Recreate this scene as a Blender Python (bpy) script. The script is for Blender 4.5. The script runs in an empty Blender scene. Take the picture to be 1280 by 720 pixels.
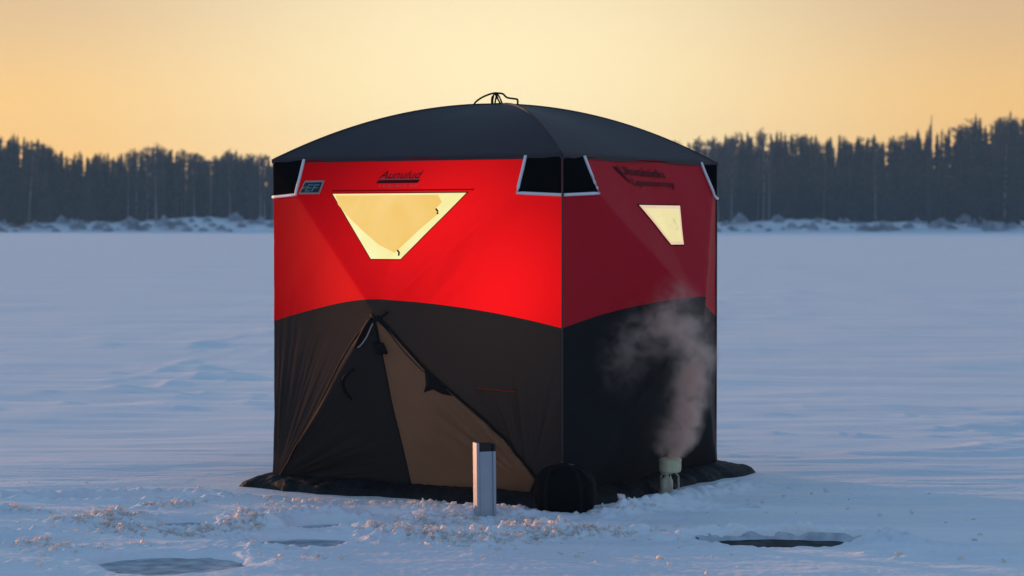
import bpy, bmesh, math, random
import numpy as np
from mathutils import Vector, Matrix
random.seed(11); rng = np.random.default_rng(5)
S = bpy.context.scene
COL = S.collection
R = math.radians

# ------------------------------------------------------------------ helpers
def mesh_np(name, V, F, smooth=False):
    me = bpy.data.meshes.new(name)
    V = np.asarray(V, dtype=np.float32); F = np.asarray(F, dtype=np.int32)
    k = F.shape[1]
    me.vertices.add(len(V)); me.vertices.foreach_set('co', V.ravel())
    me.loops.add(F.size); me.loops.foreach_set('vertex_index', F.ravel())
    me.polygons.add(len(F)); me.polygons.foreach_set('loop_start', np.arange(0, F.size, k, dtype=np.int32))
    me.update(calc_edges=True); me.validate()
    if smooth: me.polygons.foreach_set('use_smooth', np.ones(len(F), dtype=bool))
    return me
def link(name, me, mat=None, parent=None, loc=None):
    o = bpy.data.objects.new(name, me); COL.objects.link(o)
    if mat is not None and not me.materials: me.materials.append(mat)
    if parent is not None: o.parent = parent
    if loc is not None: o.location = loc
    return o
def tag(o, label=None, cat=None, group=None, kind=None):
    if label: o['label'] = label
    if cat: o['category'] = cat
    if group: o['group'] = group
    if kind: o['kind'] = kind
    return o
def empty(name, loc):
    o = bpy.data.objects.new(name, None); COL.objects.link(o); o.location = loc
    o.empty_display_size = .2
    return o
def from_bm(name, bm, smooth=True):
    me = bpy.data.meshes.new(name); bm.to_mesh(me); bm.free()
    if smooth: me.polygons.foreach_set('use_smooth', [True]*len(me.polygons))
    return me
def catmull(pts, n=8):
    P = [Vector(p) for p in pts]; P = [P[0]*2-P[1]] + P + [P[-1]*2-P[-2]]
    out = []
    for i in range(1, len(P)-2):
        for k in range(n):
            t = k/n; a, b, c, d = P[i-1], P[i], P[i+1], P[i+2]
            out.append(.5*((2*b)+(c-a)*t+(2*a-5*b+4*c-d)*t*t+(3*b-a-3*c+d)*t**3))
    out.append(P[-2]); return out
def tube(name, pts, r, mat, parent=None, seg=8, flat=1.0, rad=None, up=None):
    P = [Vector(p) for p in pts]; V = []; F = []
    for i, p in enumerate(P):
        d = (P[min(i+1, len(P)-1)]-P[max(i-1, 0)]).normalized()
        u = up if up is not None else (Vector((0, 0, 1)) if abs(d.z) < .9 else Vector((0, 1, 0)))
        a = d.cross(u).normalized(); b = d.cross(a).normalized()
        rr = r if rad is None else rad[i]
        for k in range(seg):
            t = 2*math.pi*k/seg
            V.append(p+a*math.cos(t)*rr+b*math.sin(t)*rr*flat)
    for i in range(len(P)-1):
        for k in range(seg):
            F.append((i*seg+k, i*seg+(k+1) % seg, (i+1)*seg+(k+1) % seg, (i+1)*seg+k))
    me = bpy.data.meshes.new(name)
    F.append(tuple(range(seg))[::-1]); F.append(tuple((len(P)-1)*seg+k for k in range(seg)))
    me.from_pydata([tuple(v) for v in V], [], F)
    me.polygons.foreach_set('use_smooth', [True]*len(me.polygons))
    return link(name, me, mat, parent)

# numpy gradient noise
def _h(ix, iy, seed):
    n = (ix.astype(np.int64)*374761393 + iy.astype(np.int64)*668265263 + seed*974711) & 0x7fffffff
    n = ((n ^ (n >> 13))*1274126177) & 0x7fffffff
    n = (n ^ (n >> 16)) & 0xffff
    return n/65535.0
def pn(x, y, seed=0):
    ix = np.floor(x); iy = np.floor(y); fx = x-ix; fy = y-iy
    sx = fx*fx*fx*(fx*(fx*6-15)+10); sy = fy*fy*fy*(fy*(fy*6-15)+10)
    def g(ax, ay):
        t = _h(ix+ax, iy+ay, seed)*2*np.pi
        return np.cos(t)*(fx-ax)+np.sin(t)*(fy-ay)
    a = g(0, 0)*(1-sx)+g(1, 0)*sx; b = g(0, 1)*(1-sx)+g(1, 1)*sx
    return (a*(1-sy)+b*sy)*1.5
def fbm(x, y, seed, o=3):
    r = 0; a = 1; f = 1
    for i in range(o):
        r = r+a*pn(x*f, y*f, seed+i*17); a *= .5; f *= 2.03
    return r
def sst(a, b, x):
    t = np.clip((x-a)/(b-a), 0, 1); return t*t*(3-2*t)

# ------------------------------------------------------------------ materials
def mat(name, color, rough=.8, spec=.3, translu=0, tcol=None, noise=None, bump=None, metal=0, coat=0, sheen=0):
    m = bpy.data.materials.new(name); m.use_nodes = True; nt = m.node_tree; N = nt.nodes; Lk = nt.links
    b = N['Principled BSDF']; out = N['Material Output']
    b.inputs['Base Color'].default_value = (*color, 1); b.inputs['Roughness'].default_value = rough
    b.inputs['Specular IOR Level'].default_value = spec; b.inputs['Metallic'].default_value = metal
    b.inputs['Sheen Weight'].default_value = sheen
    tc = N.new('ShaderNodeTexCoord')
    if noise:
        c2, sc, det = noise
        nz = N.new('ShaderNodeTexNoise'); nz.inputs['Scale'].default_value = sc; nz.inputs['Detail'].default_value = det
        Lk.new(tc.outputs['Object'], nz.inputs['Vector'])
        rp = N.new('ShaderNodeValToRGB'); rp.color_ramp.elements[0].position = .35; rp.color_ramp.elements[1].position = .65
        rp.color_ramp.elements[0].color = (*color, 1); rp.color_ramp.elements[1].color = (*c2, 1)
        Lk.new(nz.outputs['Fac'], rp.inputs['Fac']); Lk.new(rp.outputs['Color'], b.inputs['Base Color'])
    bn = None
    if bump:
        prev = None
        for (sc, st, dist) in bump:
            nz = N.new('ShaderNodeTexNoise'); nz.inputs['Scale'].default_value = sc; nz.inputs['Detail'].default_value = 3
            Lk.new(tc.outputs['Object'], nz.inputs['Vector'])
            bn = N.new('ShaderNodeBump'); bn.inputs['Strength'].default_value = st; bn.inputs['Distance'].default_value = dist
            Lk.new(nz.outputs['Fac'], bn.inputs['Height'])
            if prev: Lk.new(prev.outputs['Normal'], bn.inputs['Normal'])
            prev = bn
        Lk.new(bn.outputs['Normal'], b.inputs['Normal'])
    if translu:
        t = N.new('ShaderNodeBsdfTranslucent'); t.inputs['Color'].default_value = (*(tcol or color), 1)
        mx = N.new('ShaderNodeMixShader'); mx.inputs['Fac'].default_value = translu
        Lk.new(b.outputs[0], mx.inputs[1]); Lk.new(t.outputs[0], mx.inputs[2]); Lk.new(mx.outputs[0], out.inputs['Surface'])
    return m
FAB = [(14, .25, .01), (420, .12, .001)]
M = {}
M['red'] = mat('red_nylon', (.36, .004, .014), .85, .04, .42, (.95, .01, .015), bump=FAB)
M['black'] = mat('black_roof_nylon', (.044, .034, .038), .6, .18, .02, (.05, .04, .05), bump=FAB)
M['red_noglow'] = mat('noglow_red_nylon', (.50, .007, .020), .65, .15, 0, bump=FAB)  # same red fabric without translucency, so no lantern glow shows through
M['lower_shaded'] = mat('shaded_charcoal_nylon', (.012, .012, .013), .65, .12, 0, bump=FAB)  # same charcoal fabric, opaque, with the wall's shade put into its colour
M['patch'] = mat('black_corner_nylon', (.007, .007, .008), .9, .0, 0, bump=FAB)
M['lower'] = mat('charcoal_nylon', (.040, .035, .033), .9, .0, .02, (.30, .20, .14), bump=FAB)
M['door'] = mat('glow_tinted_door_nylon', (.28, .14, .072), .7, .15, .1, (.5, .3, .13), noise=((.23, .115, .06), 3, 3), bump=FAB)  # tan fabric, with the lantern's glow through it put into the base colour
M['flapdark'] = mat('dark_door_flap', (.032, .027, .025), .8, .05, 0, bump=FAB)
M['trim'] = mat('reflective_piping', (.80, .77, .78), .45, .5)
M['pipe_grey'] = mat('grey_piping', (.05, .045, .045), .6, .3)
M['web'] = mat('black_webbing', (.008, .008, .008), .8, .2)
M['print'] = mat('dark_red_print', (.06, .004, .008), .7, .2)
M['bar'] = mat('maroon_print', (.05, .001, .003), .7, .2)
M['printlight'] = mat('pale_red_print', (.42, .10, .12), .7, .2)
M['tagdark'] = mat('tag_dark', (.010, .022, .026), .5, .4)
M['tagblue'] = mat('tag_blue_letter', (.10, .20, .25), .5, .4)
M['tagpale'] = mat('tag_border', (.40, .33, .33), .5, .4)
M['stitch'] = mat('red_stitching', (.28, .03, .02), .7, .2)
M['skirt'] = mat('black_skirt_fabric', (.007, .007, .008), .7, .25, noise=((.016, .016, .018), 9, 4), bump=[(30, .6, .02)])
M['bag'] = mat('black_bag_fabric', (.003, .003, .0035), .75, .15, bump=[(35, .5, .01)])
M['post'] = mat('grey_post_plastic', (.36, .40, .46), .5, .4, noise=((.32, .36, .42), 12, 4), bump=[(60, .15, .002)])
M['cap'] = mat('black_cap', (.006, .006, .007), .5, .4)
M['pot'] = mat('pale_green_enamel', (.74, .68, .44), .4, .5, noise=((.60, .56, .36), 25, 4))
M['can'] = mat('pale_canister', (.62, .56, .42), .45, .5, noise=((.48, .44, .34), 30, 3))
M['metal'] = mat('dull_metal', (.12, .12, .12), .4, .5, metal=.8)

def emis_window(name, c1, c2, strength, scale, dark=None):
    m = bpy.data.materials.new(name); m.use_nodes = True; nt = m.node_tree; N = nt.nodes; Lk = nt.links
    b = N['Principled BSDF']; b.inputs['Roughness'].default_value = .3; b.inputs['Base Color'].default_value = (.06, .05, .03, 1)
    tc = N.new('ShaderNodeTexCoord'); nz = N.new('ShaderNodeTexNoise'); nz.inputs['Scale'].default_value = scale
    nz.inputs['Detail'].default_value = 4; nz.inputs['Distortion'].default_value = .6
    Lk.new(tc.outputs['Object'], nz.inputs['Vector'])
    rp = N.new('ShaderNodeValToRGB'); rp.color_ramp.elements[0].position = .36; rp.color_ramp.elements[1].position = .64
    rp.color_ramp.elements[0].color = (*c1, 1); rp.color_ramp.elements[1].color = (*c2, 1)
    if dark:
        rp.color_ramp.elements[0].position = .30
        e = rp.color_ramp.elements.new(.45); e.color = (*c2, 1)
        e = rp.color_ramp.elements.new(.26); e.color = (*dark, 1)
    Lk.new(nz.outputs['Fac'], rp.inputs['Fac'])
    Lk.new(rp.outputs['Color'], b.inputs['Emission Color']); b.inputs['Emission Strength'].default_value = strength
    return m
M['film'] = emis_window('lit_window_film', (.96, .84, .34), (.97, .92, .45), .97, 7)
M['filmR'] = emis_window('lit_window_film_creased', (.66, .58, .26), (.88, .76, .36), .92, 17, dark=(.30, .26, .10))
M['inner'] = emis_window('lit_inner_curtain', (.93, .58, .135), (.97, .64, .19), .95, 4)
M['edge'] = emis_window('lit_window_edge', (.90, .62, .42), (.92, .66, .46), .85, 4)

# snow
def snow_mat():
    m = bpy.data.materials.new('snow'); m.use_nodes = True; nt = m.node_tree; N = nt.nodes; Lk = nt.links
    b = N['Principled BSDF']; b.inputs['Roughness'].default_value = .55; b.inputs['Specular IOR Level'].default_value = .35
    tc = N.new('ShaderNodeTexCoord'); mp = N.new('ShaderNodeMapping'); mp.inputs['Scale'].default_value = (.16, 2.6, 1)
    Lk.new(tc.outputs['Object'], mp.inputs['Vector'])
    nz = N.new('ShaderNodeTexNoise'); nz.inputs['Scale'].default_value = .9; nz.inputs['Detail'].default_value = 7; nz.inputs['Roughness'].default_value = .62
    Lk.new(mp.outputs[0], nz.inputs['Vector'])
    rp = N.new('ShaderNodeValToRGB'); rp.color_ramp.elements[0].position = .3; rp.color_ramp.elements[1].position = .7
    rp.color_ramp.elements[0].color = (.68, .74, .80, 1); rp.color_ramp.elements[1].color = (.87, .88, .90, 1)
    Lk.new(nz.outputs['Fac'], rp.inputs['Fac']); Lk.new(rp.outputs['Color'], b.inputs['Base Color'])
    # wind crust: low, stretched relief; fine grain near
    b1 = N.new('ShaderNodeBump'); b1.inputs['Strength'].default_value = .6; b1.inputs['Distance'].default_value = .05
    Lk.new(nz.outputs['Fac'], b1.inputs['Height'])
    n2 = N.new('ShaderNodeTexNoise'); n2.inputs['Scale'].default_value = 55; n2.inputs['Detail'].default_value = 4
    Lk.new(tc.outputs['Object'], n2.inputs['Vector'])
    b2 = N.new('ShaderNodeBump'); b2.inputs['Strength'].default_value = .35; b2.inputs['Distance'].default_value = .012
    Lk.new(n2.outputs['Fac'], b2.inputs['Height']); Lk.new(b1.outputs[0], b2.inputs['Normal']); Lk.new(b2.outputs[0], b.inputs['Normal'])
    return m
M['snow'] = snow_mat()
M['wetice'] = mat('wet_ice', (.36, .41, .46), .5, .25, noise=((.55, .59, .63), 16, 5), bump=[(40, .6, .01)])
M['hollowfloor'] = mat('hollow_floor', (.24, .29, .34), .6, .2, noise=((.52, .57, .62), 11, 7), bump=[(30, .8, .02)])  # darker mottled grey for the floors of the snow hollows
M['clod'] = mat('snow_clod', (.90, .89, .88), .6, .2, .50, (.98, .88, .80), bump=[(90, .4, .006)])
M['slush'] = mat('dark_slush_water', (.010, .014, .018), .7, .15, noise=((.05, .06, .07), 14, 4), bump=[(20, .3, .01)])

# ------------------------------------------------------------------ plan of the tent
Lc = Vector((-1.279, 12.30, 0)); Nc = Vector((.251, 11.40, 0)); Rc = Nc+Vector((.90, 1.53, 0)); Kc = Lc+Vector((.90, 1.53, 0))
SW = (Nc-Lc).length; H = 1.75; UH = SW/2; VH = .955; B = .36
CEN = (Lc+Rc)/2; ZP = 2.068
WALLS = {'left': (Lc, Nc), 'right': (Nc, Rc), 'back': (Rc, Kc), 'far': (Kc, Lc)}

# ------------------------------------------------------------------ ground sheet
def axis(a, b, step, lo, hi, g):
    core = list(np.arange(a, b, step)); s = step; x = b; up = []
    while x < hi: up.append(x); s = s*g; x += s
    up.append(hi); s = step; x = a-step; dn = []
    while x > lo: dn.append(x); s = s*g; x -= s
    dn.append(lo)
    return np.array(dn[::-1]+core+up)
HOLLOWS = [  # x, y, half width, half depth, depth, z-rim
    (-1.54, 10.74, .16, .20, .045, .004), (-.92, 10.12, .27, .22, .045, .004), (-1.40, 9.50, .33, .30, .05, .003),
    (-.86, 10.70, .2, .20, .05, .004), (.44, 10.66, .19, .15, .055, .004), (-.62, 11.05, .16, .10, .03, .004),
    (-2.0, 11.75, .45, .16, .05, .02), (-.2, 10.3, .12, .07, .03, .01), (.92, 11.36, .30, .08, .035, .012),
    (1.9, 9.7, .25, .14, .04, .01), (-2.3, 10.3, .2, .12, .04, .01)]
def ground_h(X, Y, want_mask=False):
    Z = .022*fbm(X*.28+3, Y*.5, 3, 3)
    # wind-laid ripples, long across the view
    Z += .012*fbm(X*.26, Y*3.4, 21, 4)*sst(14, 18, Y)*(1-sst(120, 300, Y)) + .009*fbm(X*.8, Y*3.2, 22, 4)
    rid = 1-np.abs(fbm(X*.30+9, Y*1.15, 41, 3)); rid = np.clip(rid-.82, 0, 1)/.18
    Z += .026*rid*rid*sst(12.6, 14.5, Y)*(1-sst(40, 90, Y))*sst(-.25, .4, pn(X*.12, Y*.2, 5))
    # trodden, crumbly snow near the tent
    nm = fbm(X*1.6, Y*2.2, 55, 4)
    band = np.exp(-((Y-10.70-.10*X)/.80)**2)*(1-sst(-.1, .9, X))*sst(-4.0, -1.6, X)
    band2 = np.exp(-((Y-10.35)/.30)**2)*(1-sst(.9, 1.7, X))*sst(-.9, .2, X)
    near = np.exp(-((X-.0)/3.2)**2)*sst(8.2, 9.4, Y)*(1-sst(12.2, 13.6, Y))
    mk = np.clip((band*1.1+band2*.8+.06*near)*(1+2.2*nm)-.22, 0, 1.3)
    wx = X+.02*pn(X*9, Y*9, 58); wy = Y+.02*pn(X*9+5, Y*9, 59)
    c1 = pn(wx*13, wy*11, 61)+.7*pn(wx*27, wy*24, 62)
    c2 = pn(wx*33, wy*31, 63); c3 = np.abs(pn(wx*19, wy*17, 64))
    crumb = np.clip(c1-.05, 0, 1.2)**.8*.026 + np.clip(c2-.05, 0, 1)*.022 + .5*np.clip(.25-c3, 0, 1)*.05*(c2 > 0)
    Z += mk*(crumb + .018*nm)
    Z += .0025*c2*near
    if want_mask: return mk
    for (x, y, a, b, d, rim) in HOLLOWS:
        wob = 1+.22*pn(X*4+x*7, Y*4+y, 71)+.10*pn(X*12, Y*12, 72)
        q = np.sqrt(((X-x)/a)**2+((Y-y)/b)**2)*wob
        Z = Z*(1-.85*np.exp(-(q/1.25)**4)) - 1.5*d*np.exp(-(q/.88)**8)*(1+.25*c1) + rim*np.exp(-((q-1.25)/.3)**2)*(1+.8*c1)
    # the ice fishing hole
    q = np.sqrt(((X-1.22)/.41)**2+((Y-10.22)/.21)**2)*(1+.10*pn(X*5, Y*5, 73))
    Z = Z*(1-np.exp(-(q/.95)**8)) - .17*np.exp(-(q/.92)**8) + .030*np.exp(-((q-1.22)/.22)**2)*(1+.5*c1)*sst(-.1, .12, Y-10.22) + .007*c1*np.exp(-((q-1.15)/.2)**2)
    q = np.sqrt(((X-1.68)/.17)**2+((Y-10.05)/.14)**2); Z += .06*np.exp(-q*q)*(1+.35*c1+.2*c2)
    q = np.sqrt(((X-.1)/.5)**2+((Y-10.98)/.10)**2); Z += .03*np.exp(-q*q)*(1+.6*c1)
    # low bank in front of the tent's right side
    bx = .62+(Y-11.0)*.62
    dd = ((X-.45)*(-.862)+(Y-11.05)*.507)   # distance from a line parallel to the right wall
    al = (X-.45)*.507+(Y-11.05)*.862
    Z += .075*np.exp(-((dd+.04)/.12)**2)*sst(-.15, .1, al)*(1-sst(1.2, 1.8, al))*(1+.35*c1+.15*c2)
    # flat under the tent
    ax = (X-CEN.x)*.862-(Y-CEN.y)*.507; ay = (X-CEN.x)*.507+(Y-CEN.y)*.862
    e = np.maximum(np.abs(ax), np.abs(ay))
    Z = Z*sst(1.0, 1.5, e)
    return Z
xs = axis(-2.7, 2.6, .0125, -640, 640, 1.055); ys = axis(9.0, 12.9, .0125, -40, 760, 1.035)
X, Y = np.meshgrid(xs, ys); Z = ground_h(X, Y)
nx, ny = len(xs), len(ys)
i = np.arange(nx*ny).reshape(ny, nx)
F = np.stack([i[:-1, :-1], i[:-1, 1:], i[1:, 1:], i[1:, :-1]], -1).reshape(-1, 4)
g = link('snow_ground', mesh_np('snow_ground', np.stack([X, Y, Z], -1).reshape(-1, 3), F, True), M['snow'])
tag(g, kind='structure')
def gz(x, y): return float(ground_h(np.array([float(x)]), np.array([float(y)]))[0])
# loose clods of broken snow
def clods(n, smin, smax):
    base = bmesh.new(); bmesh.ops.create_icosphere(base, subdivisions=1, radius=1); bv = np.array([v.co[:] for v in base.verts]); bf = np.array([[v.index for v in f.verts] for f in base.faces]); base.free()
    cx = rng.uniform(-3.6, 2.2, n*6); cy = rng.uniform(9.1, 12.4, n*6); mk = ground_h(cx, cy, True)
    for (hx, hy, a_, b_, d_, r_) in HOLLOWS: mk = mk*np.clip((np.sqrt(((cx-hx)/a_)**2+((cy-hy)/b_)**2)-1.35)*3, 0, 1)
    ax = (cx-CEN.x)*.862-(cy-CEN.y)*.507; ay = (cx-CEN.x)*.507+(cy-CEN.y)*.862
    ok = (rng.uniform(0, 1, n*6) < mk**1.5*.65+.005) & (np.maximum(np.abs(ax), np.abs(ay)) > 1.08) & (np.hypot((cx-1.22)/.45, (cy-10.24)/.30) > 1); cx = cx[ok][:n]; cy = cy[ok][:n]
    cz = ground_h(cx, cy); V = []; F = []
    sz = smin+(smax-smin)*rng.uniform(0, 1, len(cx))**4.5
    for k in range(len(cx)):
        v = bv*(1+.38*rng.normal(size=(len(bv), 1)).clip(-1.3, 1.3))*np.array([rng.uniform(.7, 1.3), rng.uniform(.7, 1.3), rng.uniform(.5, 1.0)])*sz[k]
        V.append(v+np.array([cx[k], cy[k], cz[k]+sz[k]*.15])); F.append(bf+k*len(bv))
    return np.concatenate(V), np.concatenate(F)
V, F = clods(24000, .0018, .016)
tag(link('snow_clods', mesh_np('snow_clods', V, F), M['clod']), 'loose crumbs of broken snow strewn over the trodden snow before the tent', kind='stuff')
# slush in the fishing hole and in the little slot by the tent
def hole_ring(t, fr, sd):
    w = 1+.06*math.sin(3*t+sd)+.03*math.sin(7*t+2*sd)+.015*math.sin(13*t+sd*3)
    return 1.22+.41*fr*w*math.cos(t), 10.22+.22*fr*w*math.sin(t)
V = []; F = []; n = 120
for r_, (fr, z_) in enumerate([(1.02, .004), (.96, -.006), (.90, -.022), (.84, -.036), (.6, -.040)]):
    for k in range(n):
        t = 2*math.pi*k/n; x_, y_ = hole_ring(t, fr, 1.3); V.append((x_, y_, z_+.004*math.sin(17*t+r_)*(r_ > 0) - .012*(1-math.sin(t))*(r_ < 2)))
for r_ in range(4):
    for k in range(n): F.append((r_*n+k, (r_+1)*n+k, (r_+1)*n+(k+1) % n, r_*n+(k+1) % n))
tag(link('wet_ice', mesh_np('wet_ice', V, F, True), M['wetice']), kind='structure')
hv = []; hf = []  # flat grey floor sheets laid in the first few hollows
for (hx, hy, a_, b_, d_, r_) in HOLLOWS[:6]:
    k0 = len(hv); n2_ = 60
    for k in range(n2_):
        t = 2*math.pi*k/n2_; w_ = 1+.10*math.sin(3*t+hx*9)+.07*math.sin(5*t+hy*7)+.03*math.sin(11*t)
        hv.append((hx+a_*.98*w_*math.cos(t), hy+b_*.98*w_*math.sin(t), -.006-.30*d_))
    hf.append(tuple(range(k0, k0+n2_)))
me = bpy.data.meshes.new('hollow_floor'); me.from_pydata(hv, [], hf); tag(link('hollow_floor', me, M['hollowfloor']), kind='structure')
V = [(*hole_ring(2*math.pi*k/n, .90, 1.3), -.032) for k in range(n)]
me = bpy.data.meshes.new('slush_water'); me.from_pydata(V, [], [tuple(range(n))]); tag(link('slush_water', me, M['slush']), kind='structure')

# ------------------------------------------------------------------ tent
def wfun(u, v, sag=.16):
    pl = u/UH; pr = (SW-u)/(SW-UH); pt = (H-v)/(H-VH); pb = v/VH
    a = np.sort(np.stack([pl, pr, pt, pb]), axis=0); p1, p2 = a[0], a[1]
    # soft-min near the folds so that the pole pockets are rounded
    k = .018; d = np.clip(p2-p1, 0, None)
    p = p1-k*np.exp(-d/k)*.6*np.clip(p1*6, 0, 1)
    w = B*p - sag*np.clip(p1, 0, 1)*np.clip(p2-p1, 0, 1)
    return w
def wrinkles(wall, u, v):
    w = .0030*fbm(u*3+(7 if wall == 'left' else 2), v*3, 91, 3)*np.clip(np.minimum(u, SW-u)*8, 0, 1)
    # stitched-seam puckers
    w = w+.0012*pn(u*34, v*4, 101)*np.exp(-((v-seam(u))/.035)**2)+.0004*pn(u*26, v*3, 102)*np.exp(-((v-H)/.06)**2)*np.clip((H-v)*60, 0, 1)
    w = w+.0025*pn((u-v)*5, (u+v)*2, 103)
    if wall == 'left':
        # tension creases fanning out of the lower left corner
        r = np.hypot(u-.02, v-.03); a = np.arctan2(v-.03, u-.02)
        n = pn(a*12, r*.9, 93)+.7*pn(a*27, r*1.2, 94)
        w = w+.013*n*np.exp(-((r-.42)/.30)**2)*sst(.05, .2, r)*np.clip(v*12, 0, 1)
        # and out of the lower right corner
        r = np.hypot(u-1.62, v-.10); a = np.arctan2(v-.10, -(u-1.62))
        n = pn(a*9+4, r*.9, 95)+.6*pn(a*21, r*1.1, 96)
        w = w+.019*n*np.exp(-((r-.34)/.22)**2)*sst(.03, .15, r)*sst(.35, .7, a)
        # creases in the red panel along the right fold
        s = (u-UH)/(SW-UH); t = (v-VH)/(H-VH)
        w = w+.0075*pn((u+v)*3.0, (u-v*.9)*16, 97)*np.exp(-((s-t)/.30)**2)*sst(.1, .3, s)*(1-sst(.45, .70, s))
        w = w+.005*pn(u*2.2, v*16, 98)*np.exp(-((v-.10)/.10)**2)*np.clip(v*15, 0, 1)*sst(1.0, 1.2, u)*(1-sst(1.5, 1.7, u))
    if wall == 'right':
        w = w+.004*pn(u*2.5, v*3, 99)*sst(0, .3, u)*(1-sst(SW-.3, SW, u))
    return w
def wpt(wall, u, v, off=0.0):
    A, Bc = WALLS[wall]; e = (Bc-A)/SW; n = Vector((e.y, -e.x, 0))
    u = np.asarray(u, float); v = np.asarray(v, float)
    w = wfun(u, v)+wrinkles(wall, u, v)+off + .018*np.clip(1-v/.5, 0, 1)**2
    P = np.stack([A.x+e.x*u+n.x*w, A.y+e.y*u+n.y*w, v+0*u], -1)
    return P
def seam(u):
    return .888+.140*(1-(np.abs(u-UH)/UH)**1.55)
tent = empty('ice_fishing_tent', (CEN.x, CEN.y, 0))
tag(tent, 'red and black pop-up ice fishing tent with glowing yellow windows, standing on the frozen lake', 'tent')
def tl(name, me, m): # child in world space
    o = link(name, me, m, tent); o.matrix_parent_inverse = Matrix.Translation(-tent.location); return o
def adopt(o, parent=tent):
    o.parent = parent; o.matrix_parent_inverse = Matrix.Translation(-tent.location) if parent is tent else Matrix(); return o
def grid_panel(name, wall, f0, f1, nu, nv, m):
    uu = np.linspace(0, SW, nu); tt = np.linspace(0, 1, nv)
    U, T = np.meshgrid(uu, tt); V = f0(U)*(1-T)+f1(U)*T
    P = wpt(wall, U, V); i = np.arange(nu*nv).reshape(nv, nu)
    F = np.stack([i[:-1, :-1], i[:-1, 1:], i[1:, 1:], i[1:, :-1]], -1).reshape(-1, 4)
    return tl(name, mesh_np(name, P.reshape(-1, 3), F, True), m)
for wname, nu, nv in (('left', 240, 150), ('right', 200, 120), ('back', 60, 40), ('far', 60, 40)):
    noglow = wname in ('right', 'back')   # opaque, shaded fabric copies keep the lantern glow off these walls
    grid_panel('lower_wall', wname, lambda u: 0*u+.012, seam, nu, nv, M['lower_shaded' if noglow else 'lower'])
    grid_panel('upper_wall', wname, seam, lambda u: 0*u+H, nu, nv, M['red_noglow' if noglow else 'red'])
def overlay(name, wall, poly, off, m, cuts=.03, thick=.0015, parent=None):
    bm = bmesh.new(); vs = [bm.verts.new((p[0], p[1], 0)) for p in poly]; f = bm.faces.new(vs)
    bmesh.ops.triangulate(bm, faces=[f])
    for _ in range(7):
        es = [e for e in bm.edges if e.calc_length() > cuts]
        if not es: break
        bmesh.ops.subdivide_edges(bm, edges=es, cuts=1); bmesh.ops.triangulate(bm, faces=[f for f in bm.faces if len(f.verts) > 3])
    uv = np.array([v.co[:2] for v in bm.verts]); P = wpt(wall, uv[:, 0], uv[:, 1], off)
    for v, p in zip(bm.verts, P): v.co = p
    bmesh.ops.recalc_face_normals(bm, faces=bm.faces)
    o = tl(name, from_bm(name, bm), m)
    sd = o.modifiers.new('thickness', 'SOLIDIFY'); sd.thickness = thick; sd.offset = 0
    if parent is not None: o.parent = parent; o.matrix_parent_inverse = Matrix()
    return o
def stroke(name, wall, pts, r, m, off=.004, flat=1.0, dens=14, parent=None, curve=False):
    pp = [Vector((p[0], p[1], p[2] if len(p) > 2 else 0)) for p in pts]
    if curve: pp = catmull(pp, 10)
    else:
        q = []
        for a, b in zip(pp[:-1], pp[1:]):
            n = max(2, int((b-a).length*dens*3)); q += [a.lerp(b, k/n) for k in range(n)]
        q.append(pp[-1]); pp = q
    P = wpt(wall, np.array([p.x for p in pp]), np.array([p.y for p in pp]), off)
    A, Bc = WALLS[wall]; e = (Bc-A)/SW; n = Vector((e.y, -e.x, 0))
    pts3 = [Vector(p)+n*q.z for p, q in zip(P, pp)]
    o = tube(name, pts3, r, m, None, 8, flat, up=None)
    adopt(o)
    if parent is not None: o.parent = parent; o.matrix_parent_inverse = Matrix()
    return o

# black corner patches with white piping: on each wall at both ends
def foldp(side, t):  # point on the fold from the top corner to the hub
    return (UH*t if side == 0 else SW-(SW-UH)*t, H-(H-VH)*t)
ft = .235
for wn in WALLS:
    for side in (0, 1):
        s = (lambda x: x) if side == 0 else (lambda x: SW-x)
        fp = foldp(side, ft)
        poly1 = [(s(.003), H-.002), (s(.003), H-.195), fp]
        poly2 = [(s(.003), H-.002), fp, (s(.205), H-.002)]
        p = overlay('corner_patch', wn, [(s(.003), H-.002), (s(.003), H-.195), fp, (s(.205), H-.002)], .0040, M['patch'], .02)
        if wn in ('left', 'right'):
            stroke('piping', wn, [(s(.0), H-.197), fp, (s(.207), H+.001)], .0082, M['trim'], .0095, parent=p)
# windows

def inset(poly, d):
    c = Vector((sum(p[0] for p in poly)/len(poly), sum(p[1] for p in poly)/len(poly)))
    n = len(poly); out = []
    ar = sum(poly[k][0]*poly[(k+1) % n][1]-poly[(k+1) % n][0]*poly[k][1] for k in range(n)); sg = 1 if ar > 0 else -1
    for k in range(n):
        a = Vector(poly[k-1][:2]); b = Vector(poly[k][:2]); c2 = Vector(poly[(k+1) % n][:2])
        e1 = (b-a).normalized(); e2 = (c2-b).normalized()
        n1 = Vector((-e1.y, e1.x))*sg; n2 = Vector((-e2.y, e2.x))*sg
        m = (n1+n2); m = m/(m.length_squared*.5)
        out.append(tuple(b+m*d))
    return out
WL = [(.438, 1.566), (1.260, 1.566), (.950, 1.230), (.772, 1.230)]
win = overlay('window', 'left', WL, .005, M['film'], .04)
fr = overlay('window_binding', 'left', inset(WL, -.005), .003, M['bar'], .04, parent=win)
overlay('window_curtain', 'left', [(.462, 1.557), (1.09, 1.557), (1.125, 1.52), (1.10, 1.49), (1.118, 1.46), (1.03, 1.385), (.928, 1.285), (.90, 1.262), (.80, 1.30), (.69, 1.368), (.56, 1.455), (.49, 1.51)], .0075, M['inner'], .04, parent=win)
for (uu, vv) in ((1.112, 1.473), (.932, 1.262)):
    stroke('hook', 'left', [(uu-.012, vv+.012), (uu+.002, vv), (uu+.004, vv-.014)], .0045, M['web'], .010, parent=win)
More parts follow.
